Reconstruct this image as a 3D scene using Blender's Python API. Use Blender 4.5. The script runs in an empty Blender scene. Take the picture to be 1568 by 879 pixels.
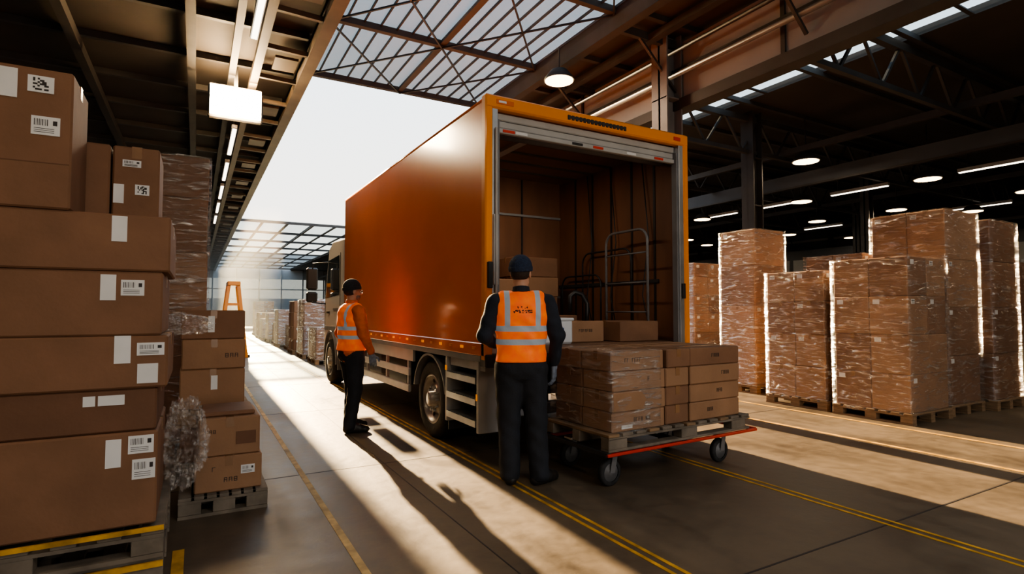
import bpy, bmesh, math, random
import numpy as np
from mathutils import Vector, Matrix, noise
random.seed(7)
scene = bpy.context.scene
COL = scene.collection

# ---------------------------------------------------------------- materials
def new_mat(name):
    m = bpy.data.materials.new(name); m.use_nodes = True
    nt = m.node_tree; b = nt.nodes['Principled BSDF']
    return m, nt, b

def mat(name, col, rough=.55, metal=0., nscale=None, namt=.25, bump=0., bscale=None, stretch=(1,1,1), spec=None, coat=0., emis=None, estr=0.):
    m, nt, b = new_mat(name)
    b.inputs['Base Color'].default_value = (*col, 1)
    b.inputs['Roughness'].default_value = rough
    b.inputs['Metallic'].default_value = metal
    if spec is not None: b.inputs['Specular IOR Level'].default_value = spec
    if coat: b.inputs['Coat Weight'].default_value = coat; b.inputs['Coat Roughness'].default_value = .12
    if emis: b.inputs['Emission Color'].default_value = (*emis, 1); b.inputs['Emission Strength'].default_value = estr
    if nscale:
        tc = nt.nodes.new('ShaderNodeTexCoord'); mp = nt.nodes.new('ShaderNodeMapping')
        mp.inputs['Scale'].default_value = stretch
        nz = nt.nodes.new('ShaderNodeTexNoise'); nz.inputs['Scale'].default_value = nscale; nz.inputs['Detail'].default_value = 5
        nt.links.new(tc.outputs['Object'], mp.inputs['Vector']); nt.links.new(mp.outputs['Vector'], nz.inputs['Vector'])
        cr = nt.nodes.new('ShaderNodeValToRGB')
        cr.color_ramp.elements[0].position = .3; cr.color_ramp.elements[1].position = .7
        cr.color_ramp.elements[0].color = (*[c*(1-namt) for c in col], 1)
        cr.color_ramp.elements[1].color = (*[min(1, c*(1+namt)) for c in col], 1)
        nt.links.new(nz.outputs['Fac'], cr.inputs['Fac']); nt.links.new(cr.outputs['Color'], b.inputs['Base Color'])
        if bump:
            bp = nt.nodes.new('ShaderNodeBump'); bp.inputs['Strength'].default_value = bump; bp.inputs['Distance'].default_value = .02
            src = nz
            if bscale:
                src = nt.nodes.new('ShaderNodeTexNoise'); src.inputs['Scale'].default_value = bscale; src.inputs['Detail'].default_value = 6
                nt.links.new(mp.outputs['Vector'], src.inputs['Vector'])
            nt.links.new(src.outputs['Fac'], bp.inputs['Height']); nt.links.new(bp.outputs['Normal'], b.inputs['Normal'])
    return m

M = {}
M['card1'] = mat('cardboard', (.215,.112,.064), .75, nscale=3, namt=.16, bump=.08, bscale=40)
M['card2'] = mat('cardboard_light', (.31,.175,.10), .75, nscale=3, namt=.14, bump=.08, bscale=40)
M['card3'] = mat('cardboard_dark', (.165,.082,.047), .75, nscale=3, namt=.14, bump=.08, bscale=40)
M['tape'] = mat('packing_tape', (.27,.15,.08), .25, nscale=8, namt=.1)
M['label'] = mat('paper_label', (.72,.73,.75), .6, nscale=6, namt=.05)
M['ink'] = mat('printed_ink', (.03,.025,.025), .6)
M['wood'] = mat('pallet_wood', (.24,.155,.09), .8, nscale=6, namt=.3, bump=.2, stretch=(1,1,6))
M['woodgrey'] = mat('weathered_wood', (.18,.15,.12), .85, nscale=6, namt=.35, bump=.2)
M['orange'] = mat('orange_truck_paint', (.72,.17,.022), .27, nscale=1.5, namt=.05, coat=.6)
M['orange2'] = mat('orange_frame_paint', (.85,.28,.025), .3, coat=.3)
M['alu'] = mat('aluminium', (.55,.57,.6), .35, .85, nscale=4, namt=.15)
M['grey'] = mat('grey_plastic', (.16,.16,.17), .5, nscale=4, namt=.15)
M['lgrey'] = mat('light_grey_paint', (.40,.40,.40), .4, nscale=4, namt=.1)
M['white'] = mat('white_cab_paint', (.50,.50,.51), .3, coat=.3)
M['black'] = mat('black_plastic', (.02,.02,.022), .45)
M['rubber'] = mat('tyre_rubber', (.022,.022,.024), .8, nscale=20, namt=.3, bump=.3)
M['rim'] = mat('wheel_rim', (.42,.41,.40), .35, .6, nscale=6, namt=.2)
M['glassd'] = mat('cab_glass', (.02,.025,.03), .05, spec=.8)
M['ply'] = mat('plywood_liner', (.19,.085,.042), .55, nscale=2.5, namt=.25, stretch=(1,1,.3))
M['plydark'] = mat('truck_ceiling_liner', (.20,.11,.065), .6, nscale=2, namt=.2)
M['red'] = mat('red_paint', (.55,.04,.02), .4)
M['amber'] = mat('amber_reflector', (.9,.3,.03), .25, emis=(1,.35,.03), estr=.4)  # reflectors given a faint glow of their own
M['steel'] = mat('dark_steel', (.042,.040,.040), .6, .2, nscale=2, namt=.25)
M['steelw'] = mat('warm_steel', (.085,.064,.046), .55, .2, nscale=2, namt=.3)
M['panel'] = mat('grey_wall_panel', (.26,.275,.29), .6, nscale=1, namt=.15)
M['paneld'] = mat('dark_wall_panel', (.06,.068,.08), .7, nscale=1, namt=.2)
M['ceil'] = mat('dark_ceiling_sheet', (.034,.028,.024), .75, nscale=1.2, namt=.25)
M['farwall'] = mat('hazy_far_wall', (.42,.44,.47), .8, nscale=.4, namt=.15)  # distance haze put into the colour as a paler, bluer wall
M['yellow'] = mat('yellow_line_and_lit_edge', (.56,.31,.035), .6, nscale=7, namt=.5)
M['whiteline'] = mat('worn_line_paint', (.46,.32,.14), .7, nscale=9, namt=.4)
M['lamp'] = mat('lamp_emitter', (1,.9,.7), .5, emis=(1,.70,.38), estr=10)
M['lampw'] = mat('sun_glare_emitter', (1,.9,.7), .5, emis=(1,.84,.58), estr=60)
M['tube'] = mat('tube_emitter', (1,.95,.85), .5, emis=(1,.88,.70), estr=6)
M['navy'] = mat('navy_fabric', (.012,.016,.028), .85, nscale=12, namt=.3, bump=.15, bscale=90)
M['trouser'] = mat('dark_trouser_fabric', (.014,.017,.025), .85, nscale=9, namt=.3, bump=.15, bscale=90)
M['jorange'] = mat('orange_jacket_fabric', (.66,.16,.04), .8, nscale=12, namt=.2, bump=.15, bscale=90)
M['beanie'] = mat('knit_beanie_wool', (.018,.03,.065), .9, nscale=60, namt=.4, bump=.5, bscale=150)
M['cap'] = mat('dark_knit_wool', (.02,.022,.03), .9, nscale=60, namt=.4, bump=.5, bscale=150)
M['skin'] = mat('skin', (.50,.27,.18), .5, nscale=12, namt=.1)
M['hair'] = mat('dark_hair', (.03,.02,.015), .8, nscale=60, namt=.4)
M['beard'] = mat('grey_beard', (.16,.12,.10), .9, nscale=60, namt=.4)
M['glove'] = mat('work_glove', (.16,.19,.25), .8, nscale=30, namt=.2)
M['boot'] = mat('black_boot_leather', (.018,.016,.016), .45, nscale=20, namt=.2)
M['eye'] = mat('eye_white', (.7,.68,.65), .2)
M['bluep'] = mat('blue_print', (.05,.12,.3), .5)
M['whitep'] = mat('white_plastic', (.65,.69,.75), .35)

def film_mat(name, base=.2, milk=.5, scale=(2,2,11), lo=.42, hi=.75, dist=.06):
    m, nt, b = new_mat(name); out = nt.nodes['Material Output']
    b.inputs['Base Color'].default_value = (.66,.63,.60,1); b.inputs['Roughness'].default_value = .13
    b.inputs['Specular IOR Level'].default_value = 1.0
    tc = nt.nodes.new('ShaderNodeTexCoord'); mp = nt.nodes.new('ShaderNodeMapping'); mp.inputs['Scale'].default_value = scale
    mp.inputs['Rotation'].default_value = (.25,.2,0)
    nz = nt.nodes.new('ShaderNodeTexNoise'); nz.inputs['Scale'].default_value = 2.2; nz.inputs['Detail'].default_value = 7; nz.inputs['Distortion'].default_value = 1.2
    nt.links.new(tc.outputs['Object'], mp.inputs['Vector']); nt.links.new(mp.outputs['Vector'], nz.inputs['Vector'])
    bp = nt.nodes.new('ShaderNodeBump'); bp.inputs['Strength'].default_value = 1.0; bp.inputs['Distance'].default_value = dist
    nt.links.new(nz.outputs['Fac'], bp.inputs['Height']); nt.links.new(bp.outputs['Normal'], b.inputs['Normal'])
    mr = nt.nodes.new('ShaderNodeMapRange'); mr.inputs['From Min'].default_value = lo; mr.inputs['From Max'].default_value = hi
    mr.inputs['To Min'].default_value = base; mr.inputs['To Max'].default_value = milk
    nt.links.new(nz.outputs['Fac'], mr.inputs['Value'])
    tr = nt.nodes.new('ShaderNodeBsdfTransparent'); mx = nt.nodes.new('ShaderNodeMixShader')
    nt.links.new(mr.outputs['Result'], mx.inputs['Fac']); nt.links.new(tr.outputs[0], mx.inputs[1])
    gl = nt.nodes.new('ShaderNodeBsdfGlossy'); gl.inputs['Roughness'].default_value = .14; gl.inputs['Color'].default_value = (1,1,1,1)
    nt.links.new(bp.outputs['Normal'], gl.inputs['Normal'])
    m2 = nt.nodes.new('ShaderNodeMixShader'); m2.inputs['Fac'].default_value = .65
    nt.links.new(b.outputs[0], m2.inputs[1]); nt.links.new(gl.outputs[0], m2.inputs[2])
    nt.links.new(m2.outputs[0], mx.inputs[2]); nt.links.new(mx.outputs[0], out.inputs['Surface'])
    return m
M['film'] = film_mat('stretch_film', .10, .72, lo=.5, hi=.70)
M['filmcr'] = film_mat('crumpled_film', .07, .42, (9,9,9), .45, .7, .03)

def glazing_mat(name, t, d0=.05, d1=.45):
    m, nt, b = new_mat(name); out = nt.nodes['Material Output']
    b.inputs['Base Color'].default_value = (.5,.55,.6,1); b.inputs['Roughness'].default_value = .3
    tr = nt.nodes.new('ShaderNodeBsdfTransparent'); tr.inputs['Color'].default_value = (t*.92,t*.98,t,1)
    nz = nt.nodes.new('ShaderNodeTexNoise'); nz.inputs['Scale'].default_value = 1.3
    mr = nt.nodes.new('ShaderNodeMapRange'); mr.inputs['To Min'].default_value = d0; mr.inputs['To Max'].default_value = d1
    nt.links.new(nz.outputs['Fac'], mr.inputs['Value'])
    mx = nt.nodes.new('ShaderNodeMixShader')
    nt.links.new(mr.outputs['Result'], mx.inputs['Fac']); nt.links.new(tr.outputs[0], mx.inputs[1]); nt.links.new(b.outputs[0], mx.inputs[2])
    nt.links.new(mx.outputs[0], out.inputs['Surface'])
    return m
M['glaze'] = glazing_mat('frosted_roof_glazing', .50, .05, .35)
M['glaze2'] = glazing_mat('clear_roof_glazing', .85, 0, .2)

def floor_mat():
    m, nt, b = new_mat('worn_concrete_floor')
    tc = nt.nodes.new('ShaderNodeTexCoord')
    n1 = nt.nodes.new('ShaderNodeTexNoise'); n1.inputs['Scale'].default_value = .7; n1.inputs['Detail'].default_value = 8; n1.inputs['Roughness'].default_value = .65
    n2 = nt.nodes.new('ShaderNodeTexNoise'); n2.inputs['Scale'].default_value = 9; n2.inputs['Detail'].default_value = 8
    mp = nt.nodes.new('ShaderNodeMapping'); mp.inputs['Scale'].default_value = (3,.25,1)
    n3 = nt.nodes.new('ShaderNodeTexNoise'); n3.inputs['Scale'].default_value = 1.4; n3.inputs['Detail'].default_value = 6
    for n in (n1, n2): nt.links.new(tc.outputs['Object'], n.inputs['Vector'])
    nt.links.new(tc.outputs['Object'], mp.inputs['Vector']); nt.links.new(mp.outputs['Vector'], n3.inputs['Vector'])
    a = nt.nodes.new('ShaderNodeMath'); a.operation = 'MULTIPLY_ADD'; a.inputs[1].default_value = .35
    nt.links.new(n2.outputs['Fac'], a.inputs[0]); nt.links.new(n1.outputs['Fac'], a.inputs[2])
    a2 = nt.nodes.new('ShaderNodeMath'); a2.operation = 'MULTIPLY_ADD'; a2.inputs[1].default_value = .4
    nt.links.new(n3.outputs['Fac'], a2.inputs[0]); nt.links.new(a.outputs[0], a2.inputs[2])
    cr = nt.nodes.new('ShaderNodeValToRGB'); e = cr.color_ramp.elements
    e[0].position = .62; e[0].color = (.052,.041,.031,1); e[1].position = 1.08; e[1].color = (.150,.115,.080,1)
    nt.links.new(a2.outputs[0], cr.inputs['Fac']); nt.links.new(cr.outputs['Color'], b.inputs['Base Color'])
    mr = nt.nodes.new('ShaderNodeMapRange'); mr.inputs['From Min'].default_value = .6; mr.inputs['From Max'].default_value = 1.1
    mr.inputs['To Min'].default_value = .34; mr.inputs['To Max'].default_value = .62
    nt.links.new(a2.outputs[0], mr.inputs['Value']); nt.links.new(mr.outputs['Result'], b.inputs['Roughness'])
    b.inputs['Specular IOR Level'].default_value = .35
    bp = nt.nodes.new('ShaderNodeBump'); bp.inputs['Strength'].default_value = .15; bp.inputs['Distance'].default_value = .02
    nt.links.new(n2.outputs['Fac'], bp.inputs['Height']); nt.links.new(bp.outputs['Normal'], b.inputs['Normal'])
    return m
M['floor'] = floor_mat()

def vest_mat(name, text, mirror=True):
    m, nt, b = new_mat(name)
    tc = nt.nodes.new('ShaderNodeTexCoord'); sp = nt.nodes.new('ShaderNodeSeparateXYZ')
    nt.links.new(tc.outputs['Object'], sp.inputs[0])
    def mth(op, a, c=None, d=None):
        n = nt.nodes.new('ShaderNodeMath'); n.operation = op
        for i, v in enumerate((a, c, d)):
            if v is None: continue
            if isinstance(v, (int, float)): n.inputs[i].default_value = v
            else: nt.links.new(v, n.inputs[i])
        return n.outputs[0]
    def band(v, lo, hi): return mth('MULTIPLY', mth('GREATER_THAN', v, lo), mth('LESS_THAN', v, hi))
    X, Y, Z = sp.outputs
    ax = mth('ABSOLUTE', X)
    s = mth('ADD', band(Z, 1.10, 1.145), band(Z, 1.205, 1.25))
    s = mth('ADD', s, mth('MULTIPLY', band(ax, .10, .142), mth('GREATER_THAN', Z, 1.24)))
    s = mth('MINIMUM', s, 1.)
    nz = nt.nodes.new('ShaderNodeTexNoise'); nz.inputs['Scale'].default_value = 14; nz.inputs['Detail'].default_value = 4
    nt.links.new(tc.outputs['Object'], nz.inputs['Vector'])
    cr = nt.nodes.new('ShaderNodeValToRGB'); cr.color_ramp.elements[0].position = .3; cr.color_ramp.elements[1].position = .7
    cr.color_ramp.elements[0].color = (.88,.12,.012,1); cr.color_ramp.elements[1].color = (1,.20,.02,1)
    nt.links.new(nz.outputs['Fac'], cr.inputs['Fac'])
    mx = nt.nodes.new('ShaderNodeMix'); mx.data_type = 'RGBA'
    nt.links.new(s, mx.inputs[0]); nt.links.new(cr.outputs['Color'], mx.inputs[6]); mx.inputs[7].default_value = (.27,.31,.35,1)
    col = mx.outputs[2]
    if text:
        wv = nt.nodes.new('ShaderNodeTexVoronoi'); wv.inputs['Scale'].default_value = 75
        nt.links.new(tc.outputs['Object'], wv.inputs['Vector'])
        lt = mth('LESS_THAN', wv.outputs['Distance'], .52)
        rows = mth('ADD', mth('MULTIPLY', band(Z, 1.385, 1.405), mth('LESS_THAN', ax, .045)), mth('MULTIPLY', band(Z, 1.35, 1.375), mth('LESS_THAN', ax, .08)))
        t = mth('MULTIPLY', mth('MULTIPLY', lt, rows), mth('LESS_THAN', Y, 0.))
        m2 = nt.nodes.new('ShaderNodeMix'); m2.data_type = 'RGBA'
        nt.links.new(t, m2.inputs[0]); nt.links.new(col, m2.inputs[6]); m2.inputs[7].default_value = (.05,.01,.005,1)
        col = m2.outputs[2]
    nt.links.new(col, b.inputs['Base Color']); b.inputs['Roughness'].default_value = .6
    nt.links.new(col, b.inputs['Emission Color']); b.inputs['Emission Strength'].default_value = .25  # faint glow added to the cloth for a fluorescent look
    bp = nt.nodes.new('ShaderNodeBump'); bp.inputs['Strength'].default_value = .25; bp.inputs['Distance'].default_value = .02
    nt.links.new(nz.outputs['Fac'], bp.inputs['Height']); nt.links.new(bp.outputs['Normal'], b.inputs['Normal'])
    return m
M['vest1'] = vest_mat('hi_vis_vest_fabric_lettered', True)
M['vest2'] = vest_mat('hi_vis_vest_fabric', False)

# ---------------------------------------------------------------- mesh builder
class B:
    def __init__(s, o=(0,0,0)):
        s.v=[]; s.f=[]; s.m=[]; s.s=[]; s.mats=[]; s.o=Vector(o); s.X=Matrix.Identity(4)
    def mi(s, k):
        mm = M[k]
        if mm not in s.mats: s.mats.append(mm)
        return s.mats.index(mm)
    def add(s, vs, fs, k, smooth=False):
        n=len(s.v); i=s.mi(k)
        s.v += [tuple((s.X @ Vector(p)) - s.o) for p in vs]
        s.f += [tuple(n+j for j in f) for f in fs]; s.m += [i]*len(fs); s.s += [smooth]*len(fs)
    def box(s, x0,y0,z0,x1,y1,z1,k,bev=0.,R=None):
        if x0>x1: x0,x1=x1,x0
        if y0>y1: y0,y1=y1,y0
        if z0>z1: z0,z1=z1,z0
        c=Vector(((x0+x1)/2,(y0+y1)/2,(z0+z1)/2)); h=((x1-x0)/2,(y1-y0)/2,(z1-z0)/2)
        sg=[(a,b_,d) for a in (-1,1) for b_ in (-1,1) for d in (-1,1)]
        if bev<=0:
            vs=[Vector((a*h[0],b_*h[1],d*h[2])) for a,b_,d in sg]
            fs=[(0,1,3,2),(4,6,7,5),(0,4,5,1),(2,3,7,6),(0,2,6,4),(1,5,7,3)]
        else:
            bev=min(bev,min(h)*.9); vs=[]; idx={}
            for q in sg:
                for a in range(3):
                    p=[q[i]*(h[i]-(0 if i==a else bev)) for i in range(3)]
                    idx[(q,a)]=len(vs); vs.append(Vector(p))
            fs=[]
            for a in range(3):
                b_,d=(a+1)%3,(a+2)%3
                for sgn in (-1,1):
                    r=[]
                    for sb,sd in ((-1,-1),(1,-1),(1,1),(-1,1)):
                        q=[0,0,0]; q[a]=sgn; q[b_]=sb; q[d]=sd; r.append(idx[(tuple(q),a)])
                    fs.append(tuple(r))
                for sb in (-1,1):
                    for sd in (-1,1):
                        q0=[0,0,0]; q0[a]=-1; q0[b_]=sb; q0[d]=sd; q1=list(q0); q1[a]=1; q0=tuple(q0); q1=tuple(q1)
                        fs.append((idx[(q0,b_)],idx[(q1,b_)],idx[(q1,d)],idx[(q0,d)]))
            for q in sg: fs.append((idx[(q,0)],idx[(q,1)],idx[(q,2)]))
        if R is not None: vs=[R@p for p in vs]
        s.add([p+c for p in vs],fs,k)
    def beam(s,p,q,w,h,k):
        p=Vector(p);q=Vector(q);d=(q-p).normalized()
        up=Vector((0,0,1)) if abs(d.z)<.95 else Vector((1,0,0))
        a=d.cross(up).normalized()*w/2; b_=a.cross(d).normalized()*h/2
        vs=[p-a-b_,p+a-b_,p+a+b_,p-a+b_,q-a-b_,q+a-b_,q+a+b_,q-a+b_]
        s.add(vs,[(0,1,2,3),(4,7,6,5),(0,4,5,1),(1,5,6,2),(2,6,7,3),(3,7,4,0)],k)
    def lathe(s,c,ax,prof,k,seg=32,smooth=True):
        c=Vector(c);ax=Vector(ax).normalized()
        u=ax.orthogonal().normalized(); w=ax.cross(u)
        vs=[];fs=[]
        for r,h in prof:
            for i in range(seg):
                t=2*math.pi*i/seg; vs.append(c+ax*h+(u*math.cos(t)+w*math.sin(t))*r)
        for j in range(len(prof)-1):
            for i in range(seg):
                fs.append((j*seg+i,j*seg+(i+1)%seg,(j+1)*seg+(i+1)%seg,(j+1)*seg+i))
        s.add(vs,fs,k,smooth)
    def cyl(s,p,q,r,k,r2=None,seg=16):
        p=Vector(p);q=Vector(q); L=(q-p).length; r2=r if r2 is None else r2
        s.lathe(p,q-p,[(1e-4,0),(r,0)],k,seg,False); s.lathe(p,q-p,[(r,0),(r2,L)],k,seg); s.lathe(p,q-p,[(r2,L),(1e-4,L)],k,seg,False)
    def tube(s,pts,r,k,seg=8):
        pts=[Vector(p) for p in pts]; vs=[];fs=[]; u=None
        for i,p in enumerate(pts):
            d=(pts[min(i+1,len(pts)-1)]-pts[max(i-1,0)]).normalized()
            if u is None: u=d.orthogonal().normalized()
            u=(u-d*u.dot(d)).normalized(); w=d.cross(u)
            for j in range(seg):
                t=2*math.pi*j/seg; vs.append(p+(u*math.cos(t)+w*math.sin(t))*r)
        for i in range(len(pts)-1):
            for j in range(seg): fs.append((i*seg+j,i*seg+(j+1)%seg,(i+1)*seg+(j+1)%seg,(i+1)*seg+j))
        fs.append(tuple(range(seg))); fs.append(tuple((len(pts)-1)*seg+j for j in range(seg)))
        s.add(vs,fs,k,True)
    def prism(s,poly,x0,x1,k,bev=0):
        n=len(poly)
        vs=[(x0,y,z) for y,z in poly]+[(x1,y,z) for y,z in poly]
        fs=[tuple(range(n)),tuple(range(2*n-1,n-1,-1))]+[(i,(i+1)%n,n+(i+1)%n,n+i) for i in range(n)]
        s.add(vs,fs,k)
    def obj(s,name,parent=None,loc=None,bevel=0):
        me=bpy.data.meshes.new(name); me.from_pydata(s.v,[],s.f)
        for mm in s.mats: me.materials.append(mm)
        me.polygons.foreach_set('material_index',s.m); me.polygons.foreach_set('use_smooth',s.s)
        bm=bmesh.new(); bm.from_mesh(me); bmesh.ops.recalc_face_normals(bm,faces=bm.faces); bm.to_mesh(me); bm.free()
        ob=bpy.data.objects.new(name,me); COL.objects.link(ob)
        ob.location = s.o if loc is None else loc
        if parent is not None:
            ob.parent=parent; ob.location = s.o-parent.location
        if bevel:
            md=ob.modifiers.new('bevel','BEVEL'); md.width=bevel; md.segments=2
        return ob
def empty(name,loc):
    e=bpy.data.objects.new(name,None); e.location=loc; e.empty_display_size=.3; COL.objects.link(e); return e

# ---------------------------------------------------------------- camera
cam=bpy.data.cameras.new('camera'); co=bpy.data.objects.new('camera',cam); COL.objects.link(co)
cam.lens=19.63; cam.sensor_width=36; co.location=(0,0,1.42)
co.rotation_euler=(math.radians(92.38),0,math.radians(-29.5)); scene.camera=co
cam.clip_start=.05

# ---------------------------------------------------------------- world & sun
w=bpy.data.worlds.new('world'); scene.world=w; w.use_nodes=True; nt=w.node_tree
bg=nt.nodes['Background']; tc=nt.nodes.new('ShaderNodeTexCoord'); sp=nt.nodes.new('ShaderNodeSeparateXYZ'); cr=nt.nodes.new('ShaderNodeValToRGB')
nt.links.new(tc.outputs['Generated'],sp.inputs[0]); nt.links.new(sp.outputs[2],cr.inputs['Fac']); nt.links.new(cr.outputs['Color'],bg.inputs['Color'])
cr.color_ramp.elements[0].position=0; cr.color_ramp.elements[0].color=(1,.88,.72,1)
cr.color_ramp.elements[1].position=.6; cr.color_ramp.elements[1].color=(.66,.83,1,1)
bg.inputs['Strength'].default_value=3.0
sl=bpy.data.lights.new('sun','SUN'); so=bpy.data.objects.new('sun',sl); COL.objects.link(so)
el,hd=math.radians(18.8),math.radians(1.5)
d=Vector((math.sin(hd)*math.cos(el),math.cos(hd)*math.cos(el),math.sin(el)))
so.rotation_euler=d.to_track_quat('Z','Y').to_euler(); so.location=d*40
sl.energy=32; sl.color=(1,.70,.38); sl.angle=math.radians(.8)

# ---------------------------------------------------------------- room shell
XL,XR,Y0,Y1,H=-6.,28.,-7.,62.,5.6
b=B(); b.box(XL-.2,Y0,-.2,XR+.2,Y1+.2,0,'floor'); b.obj('floor')
b=B()
def vline(x,w_,y0,y1,k='yellow'): b.box(x-w_/2,y0,0.0,x+w_/2,y1,.003,k)
for x in (2.27,2.34): vline(x,.026,Y0,50)
for x in (4.02,4.10): vline(x,.026,Y0,50)
vline(6.36,.06,Y0,50); vline(7.42,.06,Y0,50); vline(.83,.045,Y0,40,'whiteline'); vline(-.06,.06,Y0,3.9)
b.obj('floor_marking_lines')
b=B()
for y in (-1.0,2.05,5.15,8.3,11.4,14.5,17.6,20.7,24,28): b.box(-5.9,y-.006,0,27.9,y+.006,.002,'ink')
for x in (1.55,): b.box(x-.004,Y0,0,x+.004,60,.0025,'steel')
b.obj('floor_expansion_joints')

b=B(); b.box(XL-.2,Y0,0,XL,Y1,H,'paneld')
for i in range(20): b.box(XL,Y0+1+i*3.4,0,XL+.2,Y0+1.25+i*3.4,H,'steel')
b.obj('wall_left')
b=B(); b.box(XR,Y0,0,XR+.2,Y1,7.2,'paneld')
for z in (2.4,3.3,4.2,5.0): b.box(XR-.12,Y0,z,XR,Y1,z+.1,'panel')
for i in range(24): b.box(XR-.25,Y0+1+i*2.8,0,XR,Y0+1.2+i*2.8,H,'steel')
b.obj('wall_right')
b=B()
b.box(XL,Y1,0,XR,Y1+.2,2.6,'farwall'); b.box(XL,Y1,4.6,XR,Y1+.2,7.2,'farwall')
b.box(XL,Y1+.05,2.6,12,Y1+.1,4.6,'glaze'); b.box(12,Y1,2.6,XR,Y1+.2,4.6,'farwall')
for i in range(9): b.box(XL+1+i*2.1,Y1-.1,0,XL+1.12+i*2.1,Y1,H,'panel')
b.box(XL,Y1-.05,3.5,12,Y1,3.6,'panel')
b.obj('wall_far')
b=B(); b.box(XL,Y0-.2,0,-.5,Y0,H,'paneld'); b.box(6.5,Y0-.2,0,XR,Y0,H,'paneld'); b.box(-.5,Y0-.2,4.2,6.5,Y0,H,'paneld'); b.obj('wall_back')

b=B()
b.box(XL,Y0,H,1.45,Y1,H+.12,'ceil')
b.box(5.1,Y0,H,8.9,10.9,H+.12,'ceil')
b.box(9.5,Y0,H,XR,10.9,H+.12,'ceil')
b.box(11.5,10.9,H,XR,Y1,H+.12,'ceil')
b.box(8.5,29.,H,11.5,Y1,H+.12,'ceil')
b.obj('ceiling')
b=B()
for i in range(46):
    y=Y0+.7+i*1.5
    b.box(XL,y,H-.10,1.4,y+.08,H,'steel')
for i in range(12):
    y=Y0+.7+i*1.5
    b.box(5.2,y,H-.08,XR,y+.08,H,'steel')
for i in range(26):
    b.box(11.6,10.9+i*1.9,H-.08,XR,10.98+i*1.9,H,'steel')
for x in (-4.8,-3.2,-1.7,-.2): b.box(x,Y0,H-.26,x+.12,Y1,H-.1,'steel')
b.obj('roof_purlins')

b=B()
b.box(1.42,Y0,H-.32,1.60,Y1,H-.17,'steelw'); b.box(1.50,Y0,H-.17,1.56,Y1,H+.17,'steelw'); b.box(1.42,Y0,H+.125,1.60,Y1,H+.17,'steelw')
b.box(.72,Y0,H-.30,.84,Y1,H-.18,'steelw')
b.box(.40,Y0,H-.22,.50,Y1,H-.12,'steel')
for i in range(58):
    y=Y0+.3+i*1.2
    b.beam((.78,y,H-.24),(1.5,y,H-.26),.06,.07,'steelw')
    b.box(1.56,y,H-.17,1.59,y+.05,H+.12,'steel')
    if i%2: b.box(1.0,y+.35,H-.24,1.34,y+.85,H-.20,'steelw')
b.obj('roof_girder')
b=B()
for y in (0,3,6,12.5,15.5,18.5,21.5,24.5):
    b.box(.56,y,H-.50,.66,y+2.2,H-.42,'lgrey'); b.box(.575,y+.03,H-.515,.645,y+2.17,H-.50,'tube')
    for yy in (y+.3,y+1.9): b.cyl((.61,yy,H-.42),(.61,yy,H-.01),.008,'black',seg=6)
b.obj('strip_light')

def glazed(name,x0,x1,y0,y1,bar,rafter,hw,brace=True,gk='glaze',dep=.07):
    g=B(); g.box(x0,y0,H+.14,x1,y1,H+.16,gk)
    n=int((x1-x0)/bar)
    for i in range(n+1):
        x=x0+(x1-x0)*i/n; g.box(x-hw,y0,H+.14-dep,x+hw,y1,H+.14,'steel')
    m=int((y1-y0)/rafter)
    for i in range(m+1):
        y=y0+(y1-y0)*i/m
        g.box(x0,y-.045,H+.13-dep*2.4,x1,y+.045,H+.13,'steel')
        if i<m and brace:
            y2=y0+(y1-y0)*(i+1)/m; xm=(x0+x1)/2
            for xa,xb in ((x0,xm),(xm,x1)):
                g.beam((xa,y,H+.02),(xb,y2,H+.02),.025,.025,'black'); g.beam((xb,y,H+.02),(xa,y2,H+.02),.025,.025,'black')
    g.box((x0+x1)/2-.05,y0,H+.14-dep*2.2,(x0+x1)/2+.05,y1,H+.1,'steel')
    g.obj(name)
glazed('window_1',1.6,5.1,-2.5,10.35,.24,2.14,.009,dep=.04)
glazed('window_2',1.6,8.5,29.,61.5,1.1,4.0,.06,False,'glaze2',.05)
b=B(); b.box(8.9,Y0,H+.02,9.5,10.9,H+.05,'glaze2')
for i in range(16): b.box(8.9,Y0+.6+i*1.1,H-.0,9.5,Y0+.66+i*1.1,H+.02,'steel')
b.obj('window_3')

b=B()
b.box(6.4,Y0,4.62,6.5,10.9,5.52,'panel')
for i in range(9): b.box(6.37,Y0+.8+i*2.1,4.6,6.40,Y0+.86+i*2.1,5.54,'steel')
b.box(6.3,Y0,4.46,6.55,10.9,4.62,'steel'); b.box(6.28,Y0,5.02,6.38,10.9,5.08,'steel')
b.box(5.1,Y0,H-.2,5.25,10.9,H+.1,'steel'); b.box(5.75,Y0,H-.2,5.87,10.9,H-.1,'steel')
b.tube([(6.2,Y0,4.95),(6.2,10.9,4.95)],.04,'grey'); b.tube([(6.15,Y0,5.28),(6.15,10.9,5.28)],.03,'steel')
for i in range(9):
    y=Y0+.5+i*2.1
    b.beam((5.2,y,H-.12),(6.4,y,H-.12),.07,.12,'steel')
    b.beam((5.6,y,H-.15),(6.35,y,4.75),.04,.04,'steel')
b.obj('trim_1')
def column(x,y,w_,name='steel_column',top=H,k='steel'):
    b=B((x,y,0)); b.box(x-w_/2,y-w_/2,0,x-w_/2+.03,y+w_/2,top,k); b.box(x+w_/2-.03,y-w_/2,0,x+w_/2,y+w_/2,top,k)
    b.box(x-w_/2,y-.02,0,x+w_/2,y+.02,top,k); b.box(x-w_/2-.05,y-w_/2-.05,0,x+w_/2+.05,y+w_/2+.05,.03,k)
    for z in (1.2,2.4,3.6,4.6): b.box(x-w_/2,y-w_/2+.01,z,x+w_/2,y+w_/2-.01,z+.02,k)
    b.obj(name)
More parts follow.
